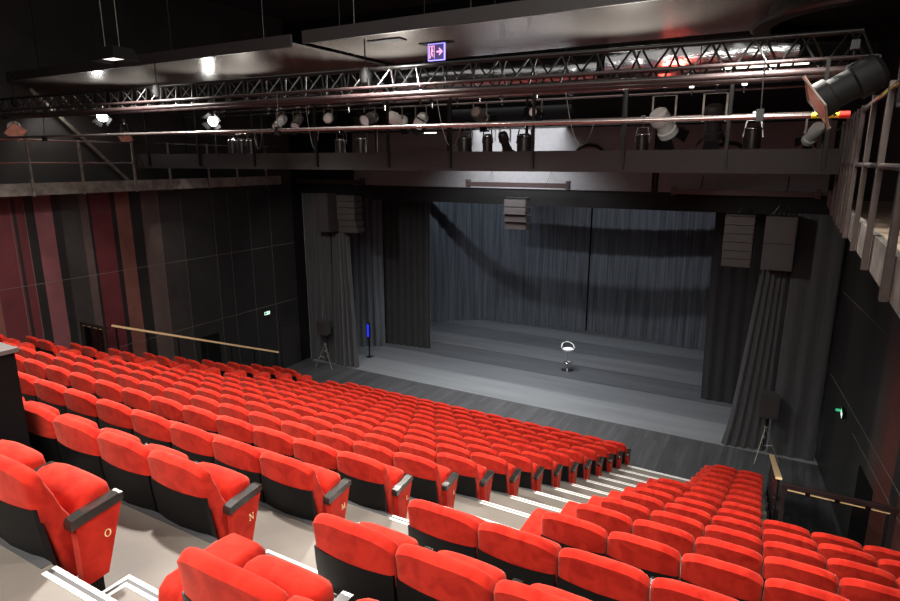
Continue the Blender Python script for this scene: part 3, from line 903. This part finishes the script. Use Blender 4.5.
# pole with red cap and yellow sticker
pz = 8.25
t = thing('barrier_pole', 'long round pole with yellow sticker and red end cap', 'pole', (3.2, -7.4, pz - .03))
def pp(x): return (x - 3.2, 0, (3.22 - x) * .004)
bm = B(); tube(bm, pp(-12.4), pp(2.95), .026, 12); fin('tube', bm, M['tube'], t, smooth=40)
bm = B(); tube(bm, pp(2.95), pp(3.18), .0275, 12); s_ = fin('warning_sticker', bm, M['yellow'], t, smooth=40); s_['label'] = 'yellow warning sticker'
bm = B()
for a, b in ((2.99, 3.05), (3.06, 3.09), (3.10, 3.12), (3.13, 3.16)):
    bx(bm, a - 3.2, b - 3.2, -.030, -.0278, -.010, .010)
fin('black_lettering', bm, M['black'], s_)
bm = B(); tube(bm, pp(3.18), pp(3.27), .034, 12); fin('end_cap', bm, M['redcap'], t, smooth=40)
for x in (-10.8, -4.2, 2.5):
    bm = B(); tube(bm, (x - 3.2, 0, .05), (x - 3.2 - .02, 0.05, .58), .006, 6); bx(bm, x - 3.24, x - 3.17, -.035, .035, -.04, .08)
    fin('hanger', bm, M['steel'], t)

# truss
t = thing('lighting_truss', 'long lattice truss with reddish lower tubes spanning the hall', 'truss', (-5, -7.1, 8.70))
t.rotation_euler = (0, .007, 0)
XA, XB = -8.4, 8.3
for (y, z, r, m) in ((-.2, 0, .036, 'brown_steel'), (.2, 0, .036, 'brown_steel'), (-.2, .11, .022, 'brown_steel'), (0, .38, .028, 'steel')):
    bm = B(); tube(bm, (XA, y, z), (XB, y, z), r, 12); fin('chord', bm, M[m], t, smooth=40)
bm = B()
x = XA; i = 0
while x < XB - .2:
    tube(bm, (x, -.2, .0), (x + .21, 0, .38), .013, 6); tube(bm, (x + .21, 0, .38), (x + .42, -.2, 0), .013, 6)
    tube(bm, (x + .1, .2, .0), (x + .31, 0, .38), .013, 6); tube(bm, (x + .31, 0, .38), (x + .52, .2, 0), .013, 6)
    x += .42
fin('lattice', bm, M['steel'], t, smooth=40)
for s in (-7.9, -3.0, 1.7):
    bm = B(); lathe(bm, [(0, -.12), (.07, -.1), (.09, 0), (.07, .1), (0, .12)], (s + .6, -.02, .3), 14); tube(bm, (s + .6, -.02, .4), (s + .6, -.02, .8), .01)
    fin('chain_hoist', bm, M['black'], t, smooth=40)

# glossy ceiling reflector panels
M['reflector'] = mat('reflector_gloss', rgb(178, 174, 168), rough=.2, metal=.75)
M['trim'] = mat('panel_trim', rgb(36, 31, 32), rough=.5)
def reflector(x0, x1, z, y0, label):
    t = thing('ceiling_reflector', label, 'ceiling panel', ((x0 + x1) / 2, y0, z))
    w = (x1 - x0) / 2
    box_obj('panel', -w, w, .04, 2.6, .03, .07, M['reflector'], t)
    box_obj('edge_trim', -w, w, 0, .04, 0, .19, M['trim'], t)
    for s in (-.8, -.3, .25, .8):
        bm = B(); tube(bm, (s * w, .3, .07), (s * w, .3, 12.55 - z), .01, 6); fin('suspension_rod', bm, M['steel'], t)
reflector(-13.3, -4.45, 9.58, -6.75, 'glossy grey ceiling reflector with dark edge, left of the pair')
reflector(-4.25, 4.0, 9.62, -6.7, 'glossy grey ceiling reflector with dark edge, right of the pair')

# round black hood at top right
t = thing('ceiling_hood', 'big round black hood hanging at the top right', 'hood', (3.6, -5.25, 9.4))
bm = B(); lathe(bm, [(1.22, .0), (1.42, .0), (1.45, .03), (1.42, .07), (1.25, .08), (1.25, .37), (1.2, .37), (1.2, .0)], n=56); fin('flange', bm, mat('hood_gloss', rgb(8, 8, 8), rough=.3), t, smooth=40)
bm = B(); lathe(bm, [(1.2, .2), (.0, .25)], n=40); fin('inner_plate', bm, M['black'], t)

# foil ducts
def duct(x0, x1, y, z, r, label, m='foil', n=20):
    bm = B(); rnd = random.Random(int(x0 * 10)); N = max(6, int((x1 - x0) / .12))
    rings = []
    for i in range(N + 1):
        x = x0 + (x1 - x0) * i / N; rr = r * (1 + rnd.uniform(-.05, .05))
        rings.append([(x, y + rr * (1 + rnd.uniform(-.05, .05)) * math.cos(2 * PI * j / n), z + .04 * math.sin(x) + rr * (1 + rnd.uniform(-.05, .05)) * math.sin(2 * PI * j / n)) for j in range(n)])
    loft(bm, rings)
    t = thing('foil_duct', label, 'duct', ((x0 + x1) / 2, y, z), 0, 'foil ducts')
    for v in bm.verts: v.co -= Vector(((x0 + x1) / 2, y, z))
    fin('duct_hose', bm, M[m], t, smooth=60)
    for f in (-.35, .35):
        b2 = B(); tube(b2, ((x1 - x0) * f, 0, r * .9), ((x1 - x0) * f, 0, 12.55 - z), .01, 6); fin('hanger', b2, M['steel'], t)
    return t
duct(-12.6, -6.2, -1.6, 9.62, .26, 'crinkled silver foil duct behind the truss, left stretch')
duct(-5.9, -.9, -1.5, 9.66, .26, 'crinkled silver foil duct behind the truss, middle stretch')
duct(-.6, 2.7, -1.8, 9.62, .42, 'bulging silver foil duct with red glow, right stretch')
bm = B(); rnd = random.Random(4)
rings = [[(3.85 + (.2 + rnd.uniform(-.02, .02)) * math.cos(2 * PI * j / 14), -7.0 + (.2 + rnd.uniform(-.02, .02)) * math.sin(2 * PI * j / 14), 8.3 + i * .1) for j in range(14)] for i in range(11)]
loft(bm, rings); tag(fin('foil_duct', bm, M['foil'], smooth=60), 'short upright silver foil duct at the right edge above the catwalk', 'duct')
# dark trunking above the bridge
t = thing('cable_tray', 'dark cable tray running above the bridge', 'cable tray', (-4.8, -2.6, 9.15))
box_obj('tray', -8.2, 8.2, -.15, .15, 0, .15, M['brown_steel'], t)
for x in (-6, -2, 2, 6):
    bm = B(); tube(bm, (x, 0, .15), (x, 0, 3.4), .01, 6); fin('hanger', bm, M['steel'], t)

# pendant house light
def pendant(x, y, z, label, lit, w=.36, d=.24):
    t = thing('pendant_light', label, 'ceiling light', (x, y, z))
    bm = B()
    a = [(-w, -d, 0), (w, -d, 0), (w, d, 0), (-w, d, 0)]; b = [(-w * .8, -d * .75, .2), (w * .8, -d * .75, .2), (w * .8, d * .75, .2), (-w * .8, d * .75, .2)]
    va = [bm.verts.new(p) for p in a]; vb = [bm.verts.new(p) for p in b]
    for i in range(4): bm.faces.new((va[i], va[(i + 1) % 4], vb[(i + 1) % 4], vb[i]))
    bm.faces.new(vb)
    sh = fin('shade', bm, M['black'], t)
    mo = sh.modifiers.new('s', 'SOLIDIFY'); mo.thickness = .012
    box_obj('diffuser', -w * .8, w * .8, -d * .75, d * .75, .05, .06, lit, t)
    for s in (-1, 1):
        bm = B(); tube(bm, (s * w * .55, 0, .2), (s * w * .55, 0, 12.55 - z), .008, 6); fin('rod', bm, M['grey_steel'], t)
pendant(-7.45, -7.85, 9.44, 'black box pendant light with lit underside at the upper left', M['soft_tube'])

# green and violet exit sign hanging from the reflector
t = thing('hanging_exit_sign', 'violet-edged exit sign with running figure and right arrow, hung above truss', 'exit sign', (-1.6, -6.95, 9.13))
t.scale = (.88, 1, .88)
box_obj('sign_plate', -.15, .15, -.012, .012, 0, .25, M['sign_edge'], t)
o = box_obj('sign_face', -.137, .137, -.0135, -.0121, .012, .238, M['sign_violet'], t)
bm = B()
def fl(pts): quad_prism(bm, [(px, -.0175, pz_) for px, pz_ in pts], (0, .0035, 0))
fl([(.01, .115), (.075, .115), (.075, .14), (.01, .14)]); fl([(.065, .08), (.125, .127), (.065, .175)]); fl([(.045, .075), (.065, .075), (.1, .127), (.085, .127)]); fl([(.045, .18), (.085, .127), (.1, .127), (.065, .18)])
fin('arrow', bm, M['sign_pink'], o)
bm = B()
fl([(-.125, .03), (-.115, .03), (-.115, .22), (-.125, .22)]); fl([(-.125, .21), (-.03, .21), (-.03, .22), (-.125, .22)]); fl([(-.038, .03), (-.03, .03), (-.03, .22), (-.038, .22)])
fl([(-.085, .185), (-.065, .185), (-.065, .205), (-.085, .205)]); fl([(-.095, .1), (-.072, .1), (-.062, .18), (-.085, .18)])
fl([(-.11, .04), (-.1, .04), (-.078, .105), (-.09, .105)]); fl([(-.075, .1), (-.065, .105), (-.05, .06), (-.06, .055)]); fl([(-.07, .165), (-.045, .135), (-.05, .128), (-.075, .15)])
fin('running_figure', bm, M['sign_pink'], o)
box_obj('mount_plate', -.28, .28, -.07, .07, .25, .27, M['black'], t)
t = tag(box_obj('mount_plate', -2.7, -2.15, -7.05, -6.85, 9.45, 9.475, M['black']), 'flat dark mounting plate beside the violet exit sign', 'plate')

# ------------------------------------------------------------------ stage lamps
def orient(o, d):
    o.rotation_euler = Vector(d).to_track_quat('Y', 'Z').to_euler()
def spotlight(x, y, z, d, label, r=.11, L=.42, body='speaker', front='lens', gel=None, hang=.3, ym='grey_steel'):
    """body along local +Y pointing in direction d"""
    t = thing('stage_spotlight', label, 'stage light', (x, y, z), 0, 'stage lights')
    dv = Vector(d).normalized()
    q = Vector((0, 1, 0)).rotation_difference(dv)
    def rot(bm):
        for v in bm.verts: v.co = q @ v.co
    bm = B(); lathe(bm, [(0, -L / 2), (r * .7, -L / 2), (r * .95, -L / 2 + .04), (r, -L * .1), (r, -L * .08), (r * .82, -L * .05), (r * .82, L * .28), (r, L * .3), (r, L / 2), (r * .9, L / 2), (r * .9, L * .42), (0, L * .42)], n=18, axis=(0, 1, 0)); rot(bm)
    b = fin('lamp_body', bm, M[body], t, smooth=40)
    bm = B(); lathe(bm, [(0, L * .44), (r * .88, L * .44)], n=18, axis=(0, 1, 0)); rot(bm)
    ln = fin('lens', bm, M[front], t)
    bm = B()
    if gel:
        s = r * 1.15
        bx(bm, -s, s, L / 2, L / 2 + .008, -s, s); rot(bm); g = fin('gel_filter', bm, M[gel], t)
        bm = B()
        for a, c_ in (((-s, L / 2, s), (s, L / 2 + .02, s)), ((-s, L / 2, -s), (s, L / 2 + .02, -s)), ((-s, L / 2, -s), (-s, L / 2 + .02, s)), ((s, L / 2, -s), (s, L / 2 + .02, s))):
            bar(bm, a, (c_[0], c_[1], c_[2]), .014)
        rot(bm); fin('filter_frame', bm, M['grey_steel'], t)
    else:
        s = r * .95
        for k in range(4):
            a = k * PI / 2
            c0 = Vector((math.cos(a), 0, math.sin(a))); e = Vector((-math.sin(a), 0, math.cos(a)))
            p0 = c0 * s + Vector((0, L / 2, 0)); p1 = c0 * s * 1.7 + Vector((0, L / 2 + r * .8, 0))
            vv = [bm.verts.new(p0 - e * s * .7), bm.verts.new(p0 + e * s * .7), bm.verts.new(p1 + e * s * .9), bm.verts.new(p1 - e * s * .9)]
            bm.faces.new(vv)
        rot(bm); bd_ = fin('barn_door', bm, M['black'], t); mo = bd_.modifiers.new('s', 'SOLIDIFY'); mo.thickness = .004
    bm = B()
    for s in (-1, 1):
        bar(bm, (s * r * 1.12, 0, 0), (s * r * 1.12, 0, hang * .75), .03, .006)
    bar(bm, (-r * 1.12, 0, hang * .75), (r * 1.12, 0, hang * .75), .03, .008)
    yk = fin('yoke', bm, M[ym], t)
    bm = B(); tube(bm, (0, 0, hang * .75), (0, 0, hang), .01); bx(bm, -.03, .03, -.035, .035, hang - .02, hang + .05)
    fin('clamp', bm, M['chrome' if ym != 'steel' else 'steel'], yk)
    return t
def can(x, y, z, label, hang, r=.12, L=.36):
    t = thing('can_light', label, 'stage light', (x, y, z), 0, 'stage lights')
    bm = B(); lathe(bm, [(0, L / 2), (r * .5, L / 2), (r * .95, L / 2 - .03), (r, L / 2 - .06), (r, -L / 2), (r * .92, -L / 2), (r * .92, -L / 2 + .03), (0, -L / 2 + .03)], n=20); fin('can_body', bm, M['brown_steel'], t, smooth=40)
    bm = B(); lathe(bm, [(r * 1.0, L / 2 - .07), (r * 1.06, L / 2 - .065), (r * 1.06, L / 2 - .04), (r, L / 2 - .035)], n=20); fin('rim', bm, M['chrome'], t, smooth=60)
    bm = B()
    for s in (-1, 1): bar(bm, (s * r * 1.15, 0, 0), (s * r * .8, 0, L / 2 + .08), .025, .006)
    bar(bm, (-r * .8, 0, L / 2 + .08), (r * .8, 0, L / 2 + .08), .025, .008)
    tube(bm, (0, 0, L / 2 + .08), (0, 0, hang), .01); bx(bm, -.035, .035, -.04, .04, hang - .03, hang + .04)
    yk = fin('yoke', bm, M['chrome'], t)
    pts = [Vector((.05, .05, hang)), Vector((.14, .06, hang - .15)), Vector((.15, .05, hang - .35)), Vector((.05, .05, L / 2 - .03))]
    bm = B(); polytube(bm, pts, .006, 5); fin('cable', bm, M['grey_steel'], t)
M['white_body'] = mat('white_lamp_body', rgb(225, 225, 222), rough=.35)
up = 9.02; lo = 8.52
spotlight(-10.5, -3.3, 8.82, (.6, -1, -.35), 'dazzling lit stage lamp, the right one of two above left catwalk', r=.14, L=.3, front='bulb', hang=.2)
spotlight(-12.75, -4.87, 8.92, (.9, -1, -.35), 'dazzling lit stage lamp at the far left by the wall', r=.14, L=.3, front='bulb', hang=.25)
spotlight(-12.75, -7.0, 8.5, (1, -.4, -.5), 'stage light with pink filter at the left frame edge', r=.14, L=.35, body='white_body', gel='gel', hang=.3)
spotlight(-12.75, -4.35, 8.5, (.8, -.6, -.8), 'dark stage light with pink filter right of the far left lit lamp', r=.13, L=.34, gel='gel', hang=.3)
for i, (x, n_) in enumerate(((-9.9, 'left'), (-9.56, 'middle'), (-9.22, 'right'))):
    can(x, -3.3, 8.16, '%s one of three upright cans clustered left of the bridge' % n_, lo - 8.16)
spotlight(-8.18, -3.3, 8.70, (.1, -.8, -.6), 'white stage light, first right of the lit lamp on the bridge', body='white_body', hang=up - 8.70)
spotlight(-7.63, -3.3, 8.70, (.3, -.8, -.6), 'silver stage light, second right of the lit lamp on the bridge', body='grey_steel', hang=up - 8.70)
spotlight(-6.67, -3.3, 8.74, (-.6, .8, .15), 'white barrelled stage light tilted left above the left bridge cans', body='white_body', hang=up - 8.74)
can(-6.35, -3.3, 8.12, 'brown upright can below the tilted white stage light', lo - 8.12)
can(-5.75, -3.3, 8.14, 'brown upright can left of the bright rail reflection', lo - 8.14)
spotlight(-5.49, -3.3, 8.70, (0, -1, -.3), 'grey dome stage light over the brown cans', body='grey_steel', r=.13, hang=up - 8.70)
spotlight(-4.78, -3.3, 8.66, (.2, .8, -.2), 'broad white stage light near the bright rail reflection', body='white_body', r=.14, hang=up - 8.66)
spotlight(-4.15, -3.3, 8.62, (.2, -.8, -.4), 'white stage light just right of the broad white one', body='white_body', r=.12, hang=up - 8.62)
can(-3.1, -3.3, 8.10, 'wide brown can with chrome arms, left of the centre cluster', lo - 8.10, r=.15)
spotlight(-2.76, -3.3, 8.66, (0, .9, -.3), 'silver stage light above the centre can cluster', body='grey_steel', r=.13, hang=up - 8.66)
can(-2.58, -3.3, 8.13, 'small chrome-rimmed can in the centre cluster', lo - 8.13, r=.1)
spotlight(-2.2, -3.3, 8.14, (.1, .5, -.9), 'reddish stage light tilted down in the centre cluster', body='brown_steel', r=.1, hang=lo - 8.16)
can(-1.78, -3.3, 8.12, 'wide brown can right of the centre cluster', lo - 8.12, r=.15)
spotlight(-1.55, -3.3, 8.68, (0, -1, 0), 'round pale stage light facing the seats beside a bridge post', body='speaker', r=.09, hang=up - 8.68)
can(.45, -3.3, 8.10, 'brown can beside the large white stage light', lo - 8.10, r=.11)
spotlight(.78, -3.3, 8.42, (.35, .6, -.7), 'large white stage light hanging right of bridge centre', body='white_body', r=.17, L=.5, hang=up - 8.42)
spotlight(1.59, -3.3, 8.42, (0, .4, -1), 'tall dark stage light with shiny yoke, right part of bridge', body='speaker', r=.16, L=.55, hang=up - 8.42)
can(2.2, -3.3, 8.16, 'dark can near the right end of the bridge', lo - 8.16, r=.13)
spotlight(3.05, -3.3, 8.2, (-.3, .8, -.5), 'white stage light at the right end of the bridge', body='white_body', r=.1, hang=lo - 8.2)
rnd = random.Random(21)
CX = [(-8.9, 'left of the white stage lights'), (-7.1, 'beside the second silver stage light'), (-3.6, 'left of the centre cluster'), (-.9, 'right of the round pale stage light'), ]
for x, w_ in CX:
    bm = B(); pts = [Vector((x + .35 * t_ / 8 * (1 if x < -4 else 1.6), -3.56, 8.98 - 2.6 * (t_ / 8) * (1 - t_ / 8) - .5 * t_ / 8)) for t_ in range(9)]
    polytube(bm, pts, .008, 6)
    tag(fin('hanging_cable', bm, M['grey_steel'], smooth=60), 'pale looping cable ' + w_, 'cable', 'loose cables on the bridge')
for x in [-10.2, -8.6, -7.3, -6.1, -5.1, -3.9, -3.3, -2.3, -.9, .1, 1.2, 2.0]:
    b2 = B(); bx(b2, x - .04, x + .04, -3.31, -3.20, 8.97, 9.08); tube(b2, (x, -3.25, 8.86), (x, -3.25, 9.0), .014, 6)
    cl = fin('pipe_clamp', b2, M['chrome'], UPPIPE); cl['label'] = 'chrome clamp'
# large spotlight at right
spotlight(3.19, -8.3, 8.40, (-.85, -.1, -.50), 'large black spotlight with amber filter frame at the upper right', body='black', r=.155, L=.50, gel='gel', hang=.3, ym='steel')

# added glowing strips in place of lamp-lit bands, and header details
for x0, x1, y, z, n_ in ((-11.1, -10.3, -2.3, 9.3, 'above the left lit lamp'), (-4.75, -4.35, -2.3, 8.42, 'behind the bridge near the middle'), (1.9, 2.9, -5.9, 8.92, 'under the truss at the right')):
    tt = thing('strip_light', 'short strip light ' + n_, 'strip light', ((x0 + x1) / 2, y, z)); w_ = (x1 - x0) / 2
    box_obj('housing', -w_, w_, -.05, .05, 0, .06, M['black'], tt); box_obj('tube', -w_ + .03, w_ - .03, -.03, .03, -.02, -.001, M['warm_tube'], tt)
for i, (x, n_) in enumerate(((-2.35, 'left'), (1.3, 'middle'), (3.0, 'right'))):
    bm = B()
    N = 24; R = .42
    for j in range(N):
        a0 = 2 * PI * j / N; a1 = 2 * PI * (j + 1) / N
        tube(bm, (x + R * math.cos(a0), 2.86, 7.93 + .3 * math.sin(a0)), (x + R * math.cos(a1), 2.86, 7.93 + .3 * math.sin(a1)), .045, 8)
    if i < 2: tag(fin('coiled_cable', bm, M['black'], smooth=60), '%s black cable coil on the grey header panel' % n_, 'cable coil', 'coils on the header')
bm = B()
for j in range(22):
    bx(bm, -.49 + (.012 if j % 2 else 0), -.455 + (.012 if j % 2 else 0), 2.84, 2.87, 6.98 + j * .078, 7.03 + j * .078)
tag(fin('hanging_chain', bm, M['steel']), 'black chain hanging in the gap between the grey header panels', 'chain')
#ENDSECTION2
# ------------------------------------------------------------------ light
def area(name, loc, target, size, energy, col=(1, 1, 1), spread=PI, size_y=None):
    l = bpy.data.lights.new(name, 'AREA'); l.energy = energy; l.color = col; l.size = size
    l.spread = spread
    if size_y: l.shape = 'RECTANGLE'; l.size_y = size_y
    o = bpy.data.objects.new(name, l); COL.objects.link(o)
    o.location = loc
    o.rotation_euler = (Vector(target) - Vector(loc)).to_track_quat('-Z', 'Y').to_euler()
    return o
def spot(name, loc, target, energy, angle, blend=.4, col=(1, 1, 1), r=.08):
    l = bpy.data.lights.new(name, 'SPOT'); l.energy = energy; l.color = col; l.spot_size = math.radians(angle); l.spot_blend = blend; l.shadow_soft_size = r
    o = bpy.data.objects.new(name, l); COL.objects.link(o)
    o.location = loc
    o.rotation_euler = (Vector(target) - Vector(loc)).to_track_quat('-Z', 'Y').to_euler()
    return o
HW = (1, .95, .88)
# house lights over the seats (small bright sources, so shadows have an edge)
for (x, y, z, e, a) in ((-2.3, -11.0, 10.3, 2300, 130), (3.2, -10.8, 10.3, 900, 120), (-7.45, -7.9, 9.4, 1500, 150), (-2.2, -7.6, 9.3, 1350, 140), (2.4, -7.7, 9.2, 720, 125), (-10.5, -2.6, 9.2, 2200, 140), (-5.2, -1.6, 9.2, 1500, 140)):
    spot('house_light', (x, y, z), (x, y + (.01 if y < -3 else -2.2), 0), e, a if y < -3 else 100, .5, HW, .14)
area('ceiling_glow', (-3.5, -8.5, 12.3), (-3.5, -8.6, 0), 9, 150, HW)  # added soft overhead fill without a fixture
area('rear_glow', (0.5, -16.8, 11.2), (-3, -8.5, 2.5), 5, 620, HW, math.radians(120))  # added unseen fill from behind the camera, brightens the seat backs
# added spots standing for bridge lamp spill, brightening the reflectors
for x, e in ((-11, 170), (-7.5, 290), (-3.6, 360), (.5, 260)):
    spot('bridge_spill', (x, -4.9, 8.3), (x, -6.1, 10), e, 105, .8, HW, .1)
spot('duct_glow', (.6, -2.9, 9.35), (1.0, -1.6, 9.7), 60, 120, .8, (1, .12, .08), .1)
# bridge lamps turned to the stage front and the side drapes
spot('bridge_front_light', (-9.2, -2.8, 7.45), (-12.0, 2.9, 3.6), 520, 60, .7, HW, .06)
spot('bridge_front_light', (-.6, -2.8, 7.45), (2.9, 2.9, 3.6), 520, 60, .7, HW, .06)
spot('bridge_front_light', (-4.6, -2.8, 7.45), (-4.6, 2.2, 0), 160, 70, .8, HW, .06)
# stage wash
spot('stage_light', (-9.4, 6.7, 8.2), (-10.6, 11.2, 3.4), 620, 78, .6, (.78, .89, 1), .03)
spot('work_light', (-12.9, -6.2, 9.3), (-12.7, -5.4, 7), 90, 130, .6, HW, .08)  # added spot without a fixture, brightens the left catwalk
spot('stage_light', (-6.0, 5.4, 8.6), (-6.0, 12, 3.6), 640, 84, .6, (.9, .95, 1), .05)
spot('stage_light', (-1.2, 5.4, 8.6), (-1.2, 12, 3.6), 720, 84, .6, (.9, .95, 1), .05)
area('stage_glow', (-5, 5.0, 9.5), (-5, 5.6, 0), 4, 420, (.94, .97, 1), math.radians(100))
area('apron_glow', (-4.6, 1.9, 8.6), (-4.6, 3.4, 0), 3, 520, (.97, .98, 1), math.radians(120))
w = bpy.data.worlds.new('world'); SC.world = w; w.use_nodes = True
w.node_tree.nodes['Background'].inputs[0].default_value = (.8, .85, 1, 1)
w.node_tree.nodes['Background'].inputs[1].default_value = 0.05

vs_ = SC.view_settings
vs_.view_transform = 'Standard'; vs_.look = 'None'; vs_.gamma = 1; vs_.use_curve_mapping = False
vs_.exposure = 0.0
